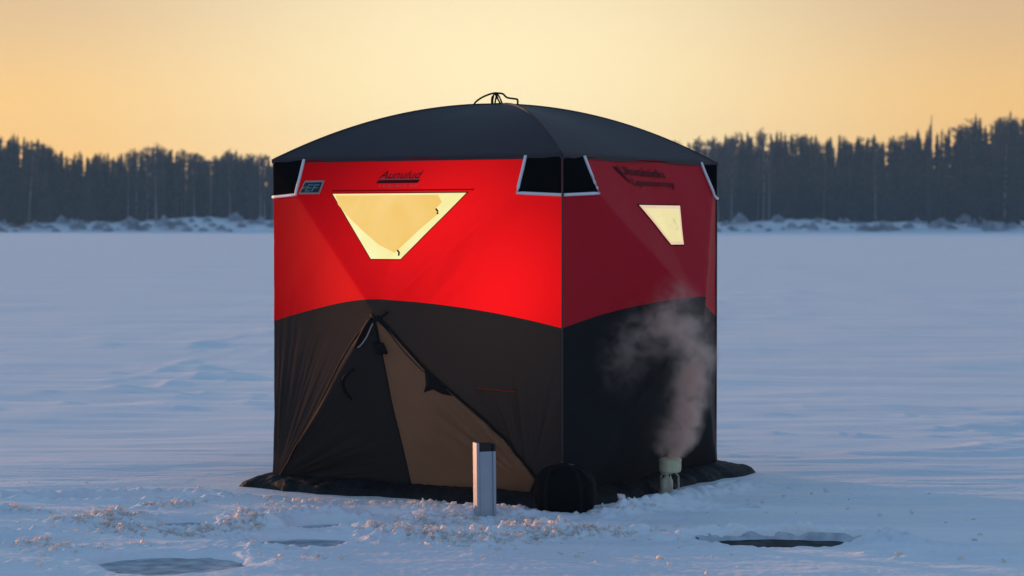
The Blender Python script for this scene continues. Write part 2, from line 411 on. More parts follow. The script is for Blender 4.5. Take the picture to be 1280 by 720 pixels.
WR = [(.652, 1.507), (1.127, 1.507), (1.003, 1.300), (.873, 1.300)]
win2 = overlay('window', 'right', WR, .005, M['edge'], .04)
overlay('window_binding', 'right', inset(WR, -.006), .003, M['print'], .04, parent=win2)
overlay('window_curtain', 'right', inset(WR, .017), .007, M['filmR'], .03, parent=win2)
# hem line under the roof: a sewn strip on every wall, cast as its own ridge
for wn in ('left', 'right'):
    stroke('seam', wn, [(.22, H-.006), (SW-.22, H-.006)], .004, M['red'], .002)
stroke('seam', 'left', [(.43, 1.583), (1.30, 1.583)], .0035, M['red'], .003)
# corner piping, thin and grey
for c, dx, dy in ((Nc, -.1, -1), (Rc, 1, .0)):
    d = Vector((dx, dy, 0)).normalized()*.004
    adopt(tube('corner_piping', [c+d+Vector((0, 0, z)) + Vector((dx, dy, 0)).normalized()*.0 for z in np.linspace(.05, H, 12)], .0042, M['pipe_grey']))

# roof: four taut panels between curved poles
def roof_pt(A, Bc, t, a):
    c = A.lerp(Bc, a); p = CEN.lerp(c, t)
    k = 4*a*(1-a)
    z = H+(ZP-H)*(1-t**2.0) - .020*k*np.sin(math.pi*min(1, t)) 
    z += .004*float(pn(np.array([t*2.5]), np.array([a*3.0]), 33)[0])*k
    o = 1+.010/1.25
    return Vector((CEN.x+(p.x-CEN.x)*o, CEN.y+(p.y-CEN.y)*o, z))
for wn, (A, Bc) in WALLS.items():
    V = []; F = []; nt_, na = 30, 30
    for i_ in range(nt_+1):
        for j in range(na+1): V.append(tuple(roof_pt(A, Bc, max(i_/nt_, .004), j/na)))
    e = (Bc-A)/SW; n = Vector((e.y, -e.x, 0))
    for j in range(na+1):   # short hem hanging over the walls
        p = roof_pt(A, Bc, 1, j/na); V.append((p.x+n.x*.002, p.y+n.y*.002, H-.016))
    for i_ in range(nt_+1):
        for j in range(na): k = i_*(na+1)+j; F.append((k, k+na+1, k+na+2, k+1))
    tl('roof_panel', mesh_np('roof_panel', V, F, True), M['black'])
    # pole sleeve along the ridge
    pts = [roof_pt(A, Bc, max(t, .004), 0)-Vector((0, 0, .002)) for t in np.linspace(0, 1, 24)]
    adopt(tube('pole_sleeve', pts, .0065, M['black']))
# top strap and webbing loops
pk = Vector((CEN.x, CEN.y, ZP))
def P3(px, z, dy=0): return Vector(((px-640)/227.2, CEN.y+dy, z))
zt = ZP
hd = adopt(tube('top_handle', catmull([P3(593, zt-.012), P3(593.5, zt+.006), P3(600, zt+.030), P3(608, zt+.048), P3(617, zt+.060), P3(624, zt+.060), P3(629, zt+.055), P3(634, zt+.036), P3(645, zt+.028), P3(647, zt+.022), P3(647, zt-.01)], 6), .0052, M['web'], None, 8))
o = tube('strap', catmull([P3(615.5, zt-.02, -.01), P3(615.5, zt+.03, -.012), P3(619, zt+.056, -.008), P3(622, zt+.03, .01), P3(627, zt-.008, .01)], 6), .0075, M['web'], None, 8, .6); adopt(o)
o = tube('strap', catmull([P3(618, zt-.01, .0), P3(621, zt+.05, -.01), P3(624, zt+.04, -.014), P3(628, zt+.0, -.012)], 6), .0045, M['web'], None, 8); adopt(o)
bm = bmesh.new(); bmesh.ops.create_cone(bm, cap_ends=True, segments=24, radius1=.055, radius2=.035, depth=.018)
for v in bm.verts: v.co += pk+Vector((0, 0, -.004))
tl('hub_cap', from_bm('hub_cap', bm), M['web'])

# door and its fittings on the lower front facet
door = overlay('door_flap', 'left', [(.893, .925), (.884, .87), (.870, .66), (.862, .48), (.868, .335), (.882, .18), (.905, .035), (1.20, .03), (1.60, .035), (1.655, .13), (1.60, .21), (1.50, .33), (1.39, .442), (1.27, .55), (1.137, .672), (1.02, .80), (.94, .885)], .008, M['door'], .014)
overlay('side_flap', 'left', [(.878, .925), (.62, .735), (.50, .575), (.36, .40), (.20, .21), (.06, .05), (.40, .03), (.90, .03), (.878, .18), (.864, .335), (.858, .48), (.866, .66)], .0055, M['flapdark'], .014)
stroke('zip', 'left', [(.905, .945), (.96, .885), (1.04, .79), (1.137, .675), (1.27, .555), (1.39, .450), (1.50, .34), (1.60, .22), (1.662, .14)], .0075, M['web'], .011, curve=True)
stroke('zip', 'left', [(.90, .935), (.95, .870), (1.02, .77), (1.10, .68), (1.137, .655)], .0040, M['web'], .007, curve=True)
stroke('zip', 'left', [(.872, .93), (.74, .84), (.61, .71), (.49, .56), (.35, .39), (.19, .20), (.05, .045)], .0045, M['web'], .006, curve=True)
stroke('seam', 'left', [(.884, .87), (.870, .66), (.862, .48), (.868, .335), (.882, .18), (.905, .035)], .0028, M['web'], .007, curve=True)
stroke('strap', 'left', [(.865, .955), (.905, .925), (.94, .895)], .007, M['web'], .010)
stroke('strap', 'left', [(.955, .965), (.91, .925), (.86, .915)], .006, M['web'], .012)
stroke('strap', 'left', [(.870, .925), (.845, .912), (.80, .862), (.745, .795), (.735, .780)], .011, M['web'], .012, curve=True)
stroke('cord', 'left', [(.735, .782), (.76, .785), (.81, .83), (.85, .88), (.87, .905)], .0035, M['tagpale'], .012, curve=True)
stroke('cord', 'left', [(.884, .915), (.878, .86), (.872, .80)], .0055, M['web'], .014, curve=True)
overlay('toggle', 'left', [(.842, .806), (.900, .806), (.912, .752), (.842, .750)], .012, M['web'], .05, .02)
stroke('tie_loop', 'left', [(.690, .665), (.655, .645), (.618, .615), (.600, .570), (.612, .530), (.632, .500), (.60, .545), (.592, .60)], .008, M['web'], .010, curve=True)
overlay('corner_flap', 'left', [(1.131, .690), (1.165, .640), (1.262, .545), (1.20, .552), (1.15, .575), (1.085, .555), (1.112, .60)], .010, M['web'], .04, .004)
stroke('stitched_tag', 'left', [(1.368, .582), (1.55, .568)], .0035, M['stitch'], .006)
# prints
def text_on(name, wall, txt, u0, v0, u1, v1, h, m, shear=.25, off=.006, parent=None, squash=1.0):
    cu = bpy.data.curves.new(name, 'FONT'); cu.body = txt; cu.size = 1; cu.shear = shear; cu.extrude = 0; cu.offset = .012; cu.resolution_u = 4
    ob = bpy.data.objects.new(name, cu); COL.objects.link(ob)
    dg = bpy.context.evaluated_depsgraph_get(); me = bpy.data.meshes.new_from_object(ob.evaluated_get(dg))
    bpy.data.objects.remove(ob); bpy.data.curves.remove(cu)
    co = np.array([v.co[:] for v in me.vertices]); x0, x1 = co[:, 0].min(), co[:, 0].max()
    t = (co[:, 0]-x0)/(x1-x0); y = co[:, 1]*h/.7
    P = wpt(wall, u0+(u1-u0)*t, v0+(v1-v0)*t+y, off)
    me.vertices.foreach_set('co', P.ravel()); me.materials.clear(); me.update()
    o = tl(name, me, m)
    if parent is not None: o.parent = parent; o.matrix_parent_inverse = Matrix()
    return o
text_on('printed_lettering', 'left', 'Aunulud', .700, 1.645, .975, 1.645, .040, M['print'], .5)
text_on('printed_lettering', 'left', 'ɪ ɪᴜᴇɪ'.replace('ɪ', 'I').replace('ᴜ', 'U').replace('ᴇ', 'E')+' MUL IUI', .712, 1.598, .950, 1.598, .014, M['printlight'], .3)
overlay('printed_bar', 'left', [(.702, 1.636), (.960, 1.636), (.945, 1.620), (.692, 1.620)], .0045, M['bar'], .08, .001)
overlay('printed_bar', 'left', [(.712, 1.645), (.955, 1.645), (.955, 1.638), (.712, 1.638)], .0040, M['printlight'], .08, .001)
text_on('printed_lettering', 'right', 'Uiuoiaidu', .545, 1.668, 1.075, 1.655, .045, M['print'], -.35)
text_on('printed_lettering', 'right', 'Lquunooroy', .660, 1.612, 1.150, 1.606, .036, M['print'], -.2)
overlay('printed_bar', 'right', [(.50, 1.705), (.535, 1.705), (.66, 1.625), (.635, 1.625)], .0045, M['print'], .08, .001)
TG = [(.248, 1.636), (.372, 1.637), (.360, 1.566), (.229, 1.566)]
tg = overlay('logo_tag', 'left', TG, .010, M['tagpale'], .08, .004)
overlay('tag_face', 'left', inset(TG, .009), .0135, M['tagdark'], .08, .002, parent=tg)
text_on('tag_lettering', 'left', 'EF', .265, 1.580, .350, 1.580, .038, M['tagblue'], .25, .0155, parent=tg)

# ground skirt: a crumpled ring of fabric
def skirt():
    outl = [Lc, Nc, Rc, Kc]; V = []; F = []; ring = []
    nrm = []
    for k in range(4):
        A, Bc = outl[k], outl[(k+1) % 4]; e = (Bc-A).normalized(); nrm.append(Vector((e.y, -e.x, 0)))
    path = []
    for k in range(4):
        A, Bc = outl[k], outl[(k+1) % 4]; m0 = (nrm[k-1]+nrm[k]).normalized()
        for j in range(90):
            a = j/90; q = A.lerp(Bc, a); base = nrm[k]
            bl0 = max(0, 1-a/.10); bl1 = max(0, 1-(1-a)/.10); m1 = (nrm[k]+nrm[(k+1) % 4]).normalized()
            d = (nrm[k]*(1-bl0-bl1)+m0*bl0*1.1+m1*bl1*1.1)
            path.append((q, d, k, a))
    n = len(path); rows = 11
    for i_, (q, d, k, a) in enumerate(path):
        th = 2*math.pi*i_/n
        wd = .165+.05*float(fbm(np.array([math.cos(th)*3.5]), np.array([math.sin(th)*3.5]), 77, 3)[0])
        if k == 0: wd += .03+.02*math.sin(a*9)
        if k == 1 and a > .8: wd += .05*(a-.8)/.2
        for r in range(rows):
            t = r/(rows-1); p = q+d*(wd*t-.01)
            nz = float(fbm(np.array([p.x*6]), np.array([p.y*6]), 78, 3)[0])
            z = .060*(1-t)**1.5+.016+.020*abs(nz)*(t**.4)+.016*math.sin(t*math.pi)
            if r == rows-1: z = .000
            V.append((p.x, p.y, z + max(0, gz(p.x, p.y))*.6))
    for i_ in range(n):
        for r in range(rows-1):
            a = i_*rows+r; b_ = ((i_+1) % n)*rows+r; F.append((a, a+1, b_+1, b_))
    return mesh_np('ground_skirt', V, F, True)
tl('ground_skirt', skirt(), M['skirt'])

# lantern light inside the tent, aimed at the front wall (it is what lights windows and fabric)
sp = bpy.data.lights.new('lantern_light', 'SPOT'); sp.energy = 68; sp.color = (1, .80, .52); sp.spot_size = R(158); sp.spot_blend = 1.0; sp.shadow_soft_size = .06
so = bpy.data.objects.new('lantern_light', sp); COL.objects.link(so)
so.location = (.120, 12.34, 1.08)
tgt = Vector((.120-.507, 12.34-.862, 1.06)); so.rotation_euler = (tgt-Vector(so.location)).to_track_quat('-Z', 'Y').to_euler()

# ------------------------------------------------------------------ things around the tent
def rbox(name, sx, sy, sz, bev, m, parent, loc=(0, 0, 0), rz=0, segs=3, sub=None):
    bm = bmesh.new(); bmesh.ops.create_cube(bm, size=1)
    for v in bm.verts: v.co = Vector((v.co.x*sx, v.co.y*sy, v.co.z*sz))
    bmesh.ops.bevel(bm, geom=list(bm.edges), offset=bev, segments=segs, profile=.6, affect='EDGES')
    bmesh.ops.rotate(bm, verts=bm.verts, matrix=Matrix.Rotation(rz, 3, 'Z')); bmesh.ops.translate(bm, verts=bm.verts, vec=Vector(loc))
    me = from_bm(name, bm, True)
    o = link(name, me, m, parent); return o
# post
px_, py_ = -.129, 10.90; z0 = gz(px_, py_)-.03
post = empty('marker_post', (px_, py_, z0)); post.rotation_euler = (0, R(-.6), R(16))
tag(post, 'short pale grey post with black top standing in snow before the tent door', 'post')
rbox('post_body', .066, .060, .330, .004, M['post'], post, (0, 0, .165))
rbox('side_flange', .014, .072, .372, .003, M['post'], post, (-.0405, 0, .186))
rbox('side_flange', .014, .072, .330, .003, M['post'], post, (.0405, 0, .165))
rbox('cap', .062, .056, .040, .005, M['cap'], post, (0, 0, .350))
rbox('cap_rim', .014, .060, .034, .003, M['cap'], post, (.0405, 0, .3475))
# bag
bx, by = .262, 11.12
bag = empty('duffel_bag', (bx, by, gz(bx, by)-.012)); bag.rotation_euler = (0, 0, R(-8)); bag.scale = (.93, .90, .84)
tag(bag, 'round black duffel bag slumped on the snow against the near corner of the tent', 'bag')
V = []; F = []; nu, nv = 56, 30
for j in range(nv+1):
    ph = -math.pi/2+math.pi*j/nv
    for i_ in range(nu):
        th = 2*math.pi*i_/nu
        f = lambda c, p: math.copysign(abs(c)**p, c)
        x = .162*f(math.cos(ph), .62)*f(math.cos(th), .75); y = .125*f(math.cos(ph), .62)*f(math.sin(th), .75); z = .148*f(math.sin(ph), .72)+.146
        n = float(fbm(np.array([th*1.3+z*9]), np.array([z*14+x*6]), 12, 3)[0]); s_ = 1+.045*n
        x += -.012*(z/.3); V.append((x*s_, y*s_, max(0, z*(1+.03*n)-.014*(x/.16)**2)))
for j in range(nv):
    for i_ in range(nu): a = j*nu+i_; b_ = j*nu+(i_+1) % nu; F.append((a, b_, b_+nu, a+nu))
link('bag_body', mesh_np('bag_body', V, F, True), M['bag'], bag)
tube('handle', catmull([(-.07, -.10, .245), (-.055, -.125, .285), (0, -.12, .312), (.055, -.125, .285), (.07, -.10, .235)], 8), .008, M['web'], bag, 8, .6)
tube('side_strap', catmull([(-.09, -.105, .03), (-.092, -.125, .12), (-.085, -.115, .21), (-.07, -.09, .262)], 8), .010, M['web'], bag, 8, .4)
tube('side_strap', catmull([(.09, -.105, .03), (.094, -.125, .12), (.085, -.115, .21), (.065, -.09, .262)], 8), .010, M['web'], bag, 8, .4)
tube('zip', catmull([(-.13, -.01, .235), (-.07, -.015, .283), (0, -.015, .296), (.07, -.015, .283), (.12, -.01, .23)], 8), .004, M['metal'], bag)
# camp stove with a steaming pot
sx, sy = .828, 11.96
st = empty('camp_stove', (sx, sy, gz(sx, sy)-.004)); st.rotation_euler = (0, 0, R(20))
tag(st, 'small pale green camp stove with steaming pot beside the right wall of the tent', 'camp stove')
def lathe(name, prof, m, parent, loc=(0, 0, 0), seg=32):
    V = []; F = []
    for (r, z) in prof:
        for k in range(seg): t = 2*math.pi*k/seg; V.append((loc[0]+r*math.cos(t), loc[1]+r*math.sin(t), loc[2]+z))
    for j in range(len(prof)-1):
        for k in range(seg): F.append((j*seg+k, j*seg+(k+1) % seg, (j+1)*seg+(k+1) % seg, (j+1)*seg+k))
    me = mesh_np(name, V, F, True); return link(name, me, m, parent)
pot = lathe('pot', [(0, .112), (.048, .112), (.056, .118), (.059, .130), (.059, .172), (.062, .176), (.060, .179), (.055, .176), (.054, .128), (0, .120)], M['pot'], st)
lathe('lid', [(.060, .180), (.052, .188), (.025, .194), (.010, .196), (.010, .206), (.0, .207)], M['pot'], pot)
lathe('canister', [(0, 0), (.030, 0), (.034, .006), (.034, .070), (.026, .082), (.012, .088), (.012, .100), (.030, .104), (.034, .112), (0, .112)], M['can'], st, (-.020, 0, 0))
for a in (0, 120, 240):
    ca, sa = math.cos(R(a+10)), math.sin(R(a+10))
    tube('leg', [(.030*ca, .030*sa, .112), (.052*ca, .052*sa, .09), (.056*ca, .056*sa, .0)], .0055, M['can'], st)

# steam: a real volume with soft lobes along its path
sm = bpy.data.materials.new('steam'); sm.use_nodes = True; nt = sm.node_tree; N = nt.nodes; Lk = nt.links
N.remove(N['Principled BSDF']); out = N['Material Output']
tc = N.new('ShaderNodeTexCoord'); nzv = N.new('ShaderNodeTexNoise'); nzv.inputs['Scale'].default_value = 4.5; nzv.inputs['Detail'].default_value = 3
Lk.new(tc.outputs['Object'], nzv.inputs['Vector'])
dis = N.new('ShaderNodeVectorMath'); dis.operation = 'MULTIPLY_ADD'; dis.inputs[1].default_value = (.20, .20, .20)
Lk.new(nzv.outputs['Color'], dis.inputs[0]); Lk.new(tc.outputs['Object'], dis.inputs[2])
PUFF = [((.832, 11.95, .22), .048, 2.2), ((.872, 11.93, .32), .066, 2.8), ((.912, 11.90, .45), .072, 2.6), ((.935, 11.86, .58), .072, 1.8), ((.945, 11.80, .72), .075, .9),
        ((.89, 11.76, .86), .090, .60), ((.79, 11.74, .92), .09, .45), ((.70, 11.74, .84), .10, .26), ((.58, 11.66, .78), .11, .20), ((.84, 11.76, 1.02), .08, .20), ((.50, 11.6, .68), .09, .13)]
acc = None
for (c, r, a) in PUFF:
    d = N.new('ShaderNodeVectorMath'); d.operation = 'DISTANCE'; d.inputs[1].default_value = (c[0]+.10, c[1]+.10, c[2]+.10); Lk.new(dis.outputs[0], d.inputs[0])
    p = N.new('ShaderNodeMath'); p.operation = 'MULTIPLY'; p.inputs[1].default_value = 1/r; Lk.new(d.outputs['Value'], p.inputs[0])
    q = N.new('ShaderNodeMath'); q.operation = 'POWER'; q.inputs[1].default_value = 2; Lk.new(p.outputs[0], q.inputs[0])
    e_ = N.new('ShaderNodeMath'); e_.operation = 'POWER'; e_.inputs[0].default_value = math.exp(-1); Lk.new(q.outputs[0], e_.inputs[1])
    f_ = N.new('ShaderNodeMath'); f_.operation = 'MULTIPLY_ADD'; f_.inputs[1].default_value = a; Lk.new(e_.outputs[0], f_.inputs[0])
    if acc: Lk.new(acc.outputs[0], f_.inputs[2])
    else: f_.inputs[2].default_value = 0
    acc = f_
n2 = N.new('ShaderNodeTexNoise'); n2.inputs['Scale'].default_value = 13; n2.inputs['Detail'].default_value = 5; n2.inputs['Distortion'].default_value = .5
Lk.new(tc.outputs['Object'], n2.inputs['Vector'])
mr = N.new('ShaderNodeMapRange'); mr.inputs['From Min'].default_value = .38; mr.inputs['From Max'].default_value = .62; mr.inputs['To Min'].default_value = .08; mr.inputs['To Max'].default_value = 1.7
Lk.new(n2.outputs['Fac'], mr.inputs['Value'])
mm = N.new('ShaderNodeMath'); mm.operation = 'MULTIPLY'; Lk.new(acc.outputs[0], mm.inputs[0]); Lk.new(mr.outputs[0], mm.inputs[1])
m2 = N.new('ShaderNodeMath'); m2.operation = 'MULTIPLY'; m2.inputs[1].default_value = 15.0; Lk.new(mm.outputs[0], m2.inputs[0])
pv = N.new('ShaderNodeVolumePrincipled'); pv.inputs['Color'].default_value = (.99, .76, .65, 1); pv.inputs['Anisotropy'].default_value = .1
Lk.new(m2.outputs[0], pv.inputs['Density']); Lk.new(pv.outputs[0], out.inputs['Volume'])
# domain mesh: union-like tube around the path, kept off the tent wall
bm = bmesh.new()
for (c, r, a_) in PUFF:
    bmesh.ops.create_icosphere(bm, subdivisions=2, radius=r*1.9, matrix=Matrix.Translation(Vector(c)))
hb = bmesh.ops.convex_hull(bm, input=bm.verts)
bmesh.ops.delete(bm, geom=list({g_ for g_ in hb['geom_interior']+hb['geom_unused'] if isinstance(g_, bmesh.types.BMVert)}), context='VERTS')
for v in bm.verts:
    if v.co.z < .185: v.co.z = .185
steam = link('steam', from_bm('steam', bm, False), sm)
tag(steam, 'pinkish steam rising from the pot in front of the dark right wall of the tent', 'steam', kind='stuff')

# ------------------------------------------------------------------ far shore
M['bark'] = mat('spruce_bark', (.055, .045, .040), .9, .1, noise=((.085, .075, .07), 2, 3))
M['pale'] = mat('pale_birch_bark', (.34, .33, .33), .8, .2, noise=((.16, .15, .15), 1.2, 4))
def leafmat(name, c1, c2, translu=.15):
    return mat(name, c1, .85, .1, translu, c1, noise=(c2, .22, 3))
M['spruce'] = leafmat('spruce_needles', (.008, .024, .027), (.022, .044, .050))
M['spruce_frost'] = leafmat('frosted_spruce_needles', (.020, .040, .046), (.055, .082, .098))
M['twig'] = leafmat('bare_birch_twigs', (.050, .038, .036), (.078, .070, .074), .1)
M['frost'] = leafmat('hoar_frost_twigs', (.32, .38, .44), (.72, .76, .82))
def quads_to(V, F, c, a, b):
    k = len(V); V += [c-a-b, c+a-b, c+a+b, c-a+b]; F.append((k, k+1, k+2, k+3))
def spruce_mesh(seed, Ht=18, Rb=2.3):
    rg = random.Random(seed); V = []; F = []; z = Ht*.05; lop = rg.uniform(0, 6.28)
    while z < Ht*.985:
        f = z/Ht; r = Rb*(1-f)**.78*(1 if f > .12 else .6+f*3.3)*rg.uniform(.72, 1.15)
        nb = max(4, int(9*(1-f)+4))
        for k in range(nb):
            az = rg.uniform(0, 6.283); rr = r*rg.uniform(.55, 1.1)*(1+.15*math.cos(az-lop)); droop = rr*rg.uniform(.22, .5)
            steps = max(2, int(rr/.55)+1)
            for s_ in range(steps):
                t = (s_+.5)/steps; R_ = rr*t
                c = Vector((math.cos(az)*R_, math.sin(az)*R_, z-droop*t+rg.uniform(-.12, .12)))
                w = .17+.20*(1-t)+rg.uniform(0, .1); L_ = rr/steps*.62+.06
                out_ = Vector((math.cos(az), math.sin(az), -.35)).normalized()
                sd = Vector((-math.sin(az), math.cos(az), rg.uniform(-.5, .5))).normalized()
                quads_to(V, F, c, out_*L_, sd*w)
                if rg.random() < .8: quads_to(V, F, c+Vector((0, 0, -.16)), out_*L_*.8, Vector((rg.uniform(-.3, .3), rg.uniform(-.3, .3), 1)).normalized()*w*.8)
        z += Ht*.020*rg.uniform(.7, 1.3)*(1+.5*(1-f))
    for k in range(7):
        c = Vector((rg.uniform(-.05, .05), rg.uniform(-.05, .05), Ht*(.95+.055*k/6))); quads_to(V, F, c, Vector((.11*(1-k/8), .03, 0)), Vector((0, 0, .28)))
    return mesh_np('crown', [tuple(v) for v in V], F)
def cone_mesh(name, Ht, r0, r1, lean=0, seg=7, wob=.0, seed=0):
    rg = random.Random(seed); V = []; F = []; n = 8
    for j in range(n+1):
        t = j/n; ox, oy = lean*t*t+rg.uniform(-wob, wob)*t, rg.uniform(-wob, wob)*t
        for k in range(seg): a = 6.283*k/seg; r = r0+(r1-r0)*t; V.append((ox+math.cos(a)*r, oy+math.sin(a)*r, Ht*t-.3))
    for j in range(n):
        for k in range(seg): F.append((j*seg+k, j*seg+(k+1) % seg, (j+1)*seg+(k+1) % seg, (j+1)*seg+k))
    return mesh_np(name, V, F, True)
def birch_mesh(seed, Ht=16, Rb=2.4):
    rg = random.Random(seed); V = []; F = []
    def seg_(a, b, w):
        d = (b-a); s1 = d.cross(Vector((rg.uniform(-1, 1), rg.uniform(-1, 1), .2))).normalized()*w; k = len(V)
        V.extend([a-s1, a+s1, b+s1*.4, b-s1*.4]); F.append((k, k+1, k+2, k+3))
    for k in range(46):
        f = rg.uniform(.25, .97); z = Ht*f; az = rg.uniform(0, 6.283); Lm = Rb*(1.15-f*.85)*rg.uniform(.6, 1.2)
        a = Vector((0, 0, z)); d = Vector((math.cos(az), math.sin(az), rg.uniform(.7, 1.5))).normalized()
        b = a+d*Lm; seg_(a, b, .05)
        for q in range(9):
            t = rg.uniform(.25, 1); p = a.lerp(b, t); dd = (d+Vector((rg.uniform(-.9, .9), rg.uniform(-.9, .9), rg.uniform(-.5, .7)))).normalized()
            e2 = p+dd*rg.uniform(.4, 1.0); seg_(p, e2, .035)
            for r_ in range(2):
                d3 = (dd+Vector((rg.uniform(-.8, .8), rg.uniform(-.8, .8), rg.uniform(-.8, .5)))).normalized(); seg_(p.lerp(e2, rg.uniform(.3, 1)), e2+d3*rg.uniform(.25, .6), .055)
    return mesh_np('crown', [tuple(v) for v in V], F)
def shrub_mesh(seed, Ht=1.8, Rb=1.5):
    rg = random.Random(seed); V = []; F = []
    for k in range(260):
        az = rg.uniform(0, 6.283); r = Rb*rg.random()**.6; top = Ht*(1-(r/Rb)**2*.75)*rg.uniform(.5, 1.05)
        a = Vector((math.cos(az)*r*.4, math.sin(az)*r*.4, 0)); b = Vector((math.cos(az)*r, math.sin(az)*r, top*rg.uniform(.3, 1)))
        d = (b-a).normalized(); s1 = Vector((rg.uniform(-1, 1), rg.uniform(-1, 1), rg.uniform(-.5, .5))).normalized()
        quads_to(V, F, b, d*rg.uniform(.12, .32), s1*rg.uniform(.06, .18))
    return mesh_np('foliage', [tuple(v) for v in V], F)
SPM = []
for k in range(8):
    h_ = [18, 17, 19, 16, 18, 20, 17, 18][k]; me = spruce_mesh(100+k, h_, [2.3, 1.9, 2.6, 2.1, 1.6, 2.2, 2.5, 1.4][k]); me.materials.append(M['spruce_frost' if k % 3 == 1 else 'spruce'])
    tm = cone_mesh('trunk', h_*.97, .20, .03); tm.materials.append(M['bark']); SPM.append((me, tm, h_))
BIM = []
for k in range(5):
    h_ = 16; me = birch_mesh(200+k, h_, [2.4, 2.0, 2.7, 1.8, 2.9][k]); me.materials.append(M['twig'])
    tm = cone_mesh('trunk', h_*.98, .16, .03, [.6, -.4, .2, -.8, .3][k], 7, .12, k); tm.materials.append(M['pale']); BIM.append((me, tm, h_))
SHM = []
for k in range(4): me = shrub_mesh(300+k); me.materials.append(M['frost']); SHM.append(me)
prof = [(-300, 170), (0, 170), (15, 171), (60, 178), (72, 186), (85, 193), (100, 190), (130, 194), (160, 191), (165, 187), (195, 184), (215, 188), (245, 191), (262, 198), (285, 188), (310, 192), (340, 197),
        (420, 200), (500, 196), (620, 192), (740, 186), (855, 177), (890, 173), (930, 168), (1000, 166), (1030, 169), (1060, 171), (1100, 171), (1130, 168), (1165, 158), (1200, 158), (1220, 148), (1240, 150), (1265, 142), (1300, 144), (1600, 150)]
YS = 500.0
def top_at(px): return float(np.interp(px, [p[0] for p in prof], [p[1] for p in prof]))
def bank_h(x, y):
    return 2.3*sst(500.5, 509, y)*(1+.55*pn(x*.05, y*.02, 81)) + .45*fbm(x*.35, y*.35, 82, 3)*sst(500, 503, y) + .012*np.clip(y-507, 0, 400)-.05
bxs = np.linspace(-330, 330, 661); bys = np.concatenate([np.linspace(499, 512, 27), np.linspace(514, 740, 60)])
XX, YY = np.meshgrid(bxs, bys); ZZ = bank_h(XX, YY)-.3*(YY < 499.6)
nx2, ny2 = len(bxs), len(bys); i = np.arange(nx2*ny2).reshape(ny2, nx2); F = np.stack([i[:-1, :-1], i[:-1, 1:], i[1:, 1:], i[1:, :-1]], -1).reshape(-1, 4)
tag(link('shore_bank', mesh_np('shore_bank', np.stack([XX, YY, ZZ], -1).reshape(-1, 3), F, True), M['snow']), kind='structure')
def bh(x, y): return float(bank_h(np.array([float(x)]), np.array([float(y)]))[0])
rg = random.Random(77)
def tree(kind, idx, x, y, ht, label, group):
    src = (SPM if kind == 'spruce' else BIM)[idx]; s_ = ht/src[2]
    e_ = empty('spruce_tree' if kind == 'spruce' else 'birch_tree', (x, y, bh(x, y)))
    e_.rotation_euler = (R(rg.uniform(-1.5, 1.5)), R(rg.uniform(-1.5, 1.5)), rg.uniform(0, 6.28)); w = s_*rg.uniform(.85, 1.2); e_.scale = (w, w, s_)
    link('crown', src[0], None, e_); link('trunk', src[1], None, e_)
    tag(e_, label, 'tree', group)
    return e_
def ht_for(px, y, x): # height that reaches the observed skyline
    return 1.4+(282-top_at(px))*y/2861 - bh(x, y)
LBL = {('spruce', 0): ('dark spruce in the wood on the far shore to the left of the tent', 'spruces on the left far shore'),
       ('birch', 0): ('bare pale-trunked birch in the wood on the far shore to the left of the tent', 'birches on the left far shore'),
       ('spruce', 1): ('dark spruce in the wood on the far shore to the right of the tent', 'spruces on the right far shore'),
       ('birch', 1): ('bare pale-trunked birch in the wood on the far shore to the right of the tent', 'birches on the right far shore')}
px = -20
while px < 1300:
    if 352 < px < 852: px = 853
    side = 0 if px < 600 else 1
    if side == 0: pb = .08 if px < 150 else .28
    else: pb = .34 if px < 1060 else .05
    kind = 'birch' if rg.random() < pb else 'spruce'
    y = YS+rg.uniform(9, 24); x = (px-640)/2861*y; ht = ht_for(px, y, x)*rg.choice([.86, .92, .96, .98, 1.0, 1.02])
    lab, grp = LBL[(kind, side)]
    tree(kind, rg.randrange(len(SPM if kind == 'spruce' else BIM)), x, y, ht, lab, grp)
    px += rg.uniform(3.5, 8.5)
# the few that stand out
def special(kind, idx, px, toppx, y, label, w=None):
    x = (px-640)/2861*y; ht = 1.4+(282-toppx)*y/2861-bh(x, y); e_ = tree(kind, idx, x, y, ht, label, None)
    if w: e_.scale = (w, w, e_.scale.z)
    return e_
special('birch', 1, 1094, 180, 503.5, 'tall pale birch trunk standing out in front of the dark wood on the right shore', .8)
special('spruce', 7, 1161, 142, 506, 'thin spire-topped spruce rising above its neighbours on the right shore', .45)
special('spruce', 5, 1222, 143, 506, 'first of the tall pointed spruces near the right edge of the photo', 1.0)
special('spruce', 0, 1266, 139, 505, 'tallest spruce, at the right edge of the photo', 1.1)
special('birch', 4, 195, 183, 505, 'round-topped bare birch standing above the wood on the left shore', 1.1)
special('spruce', 2, 20, 168, 506, 'broad dark spruce at the left edge of the photo', 1.2)
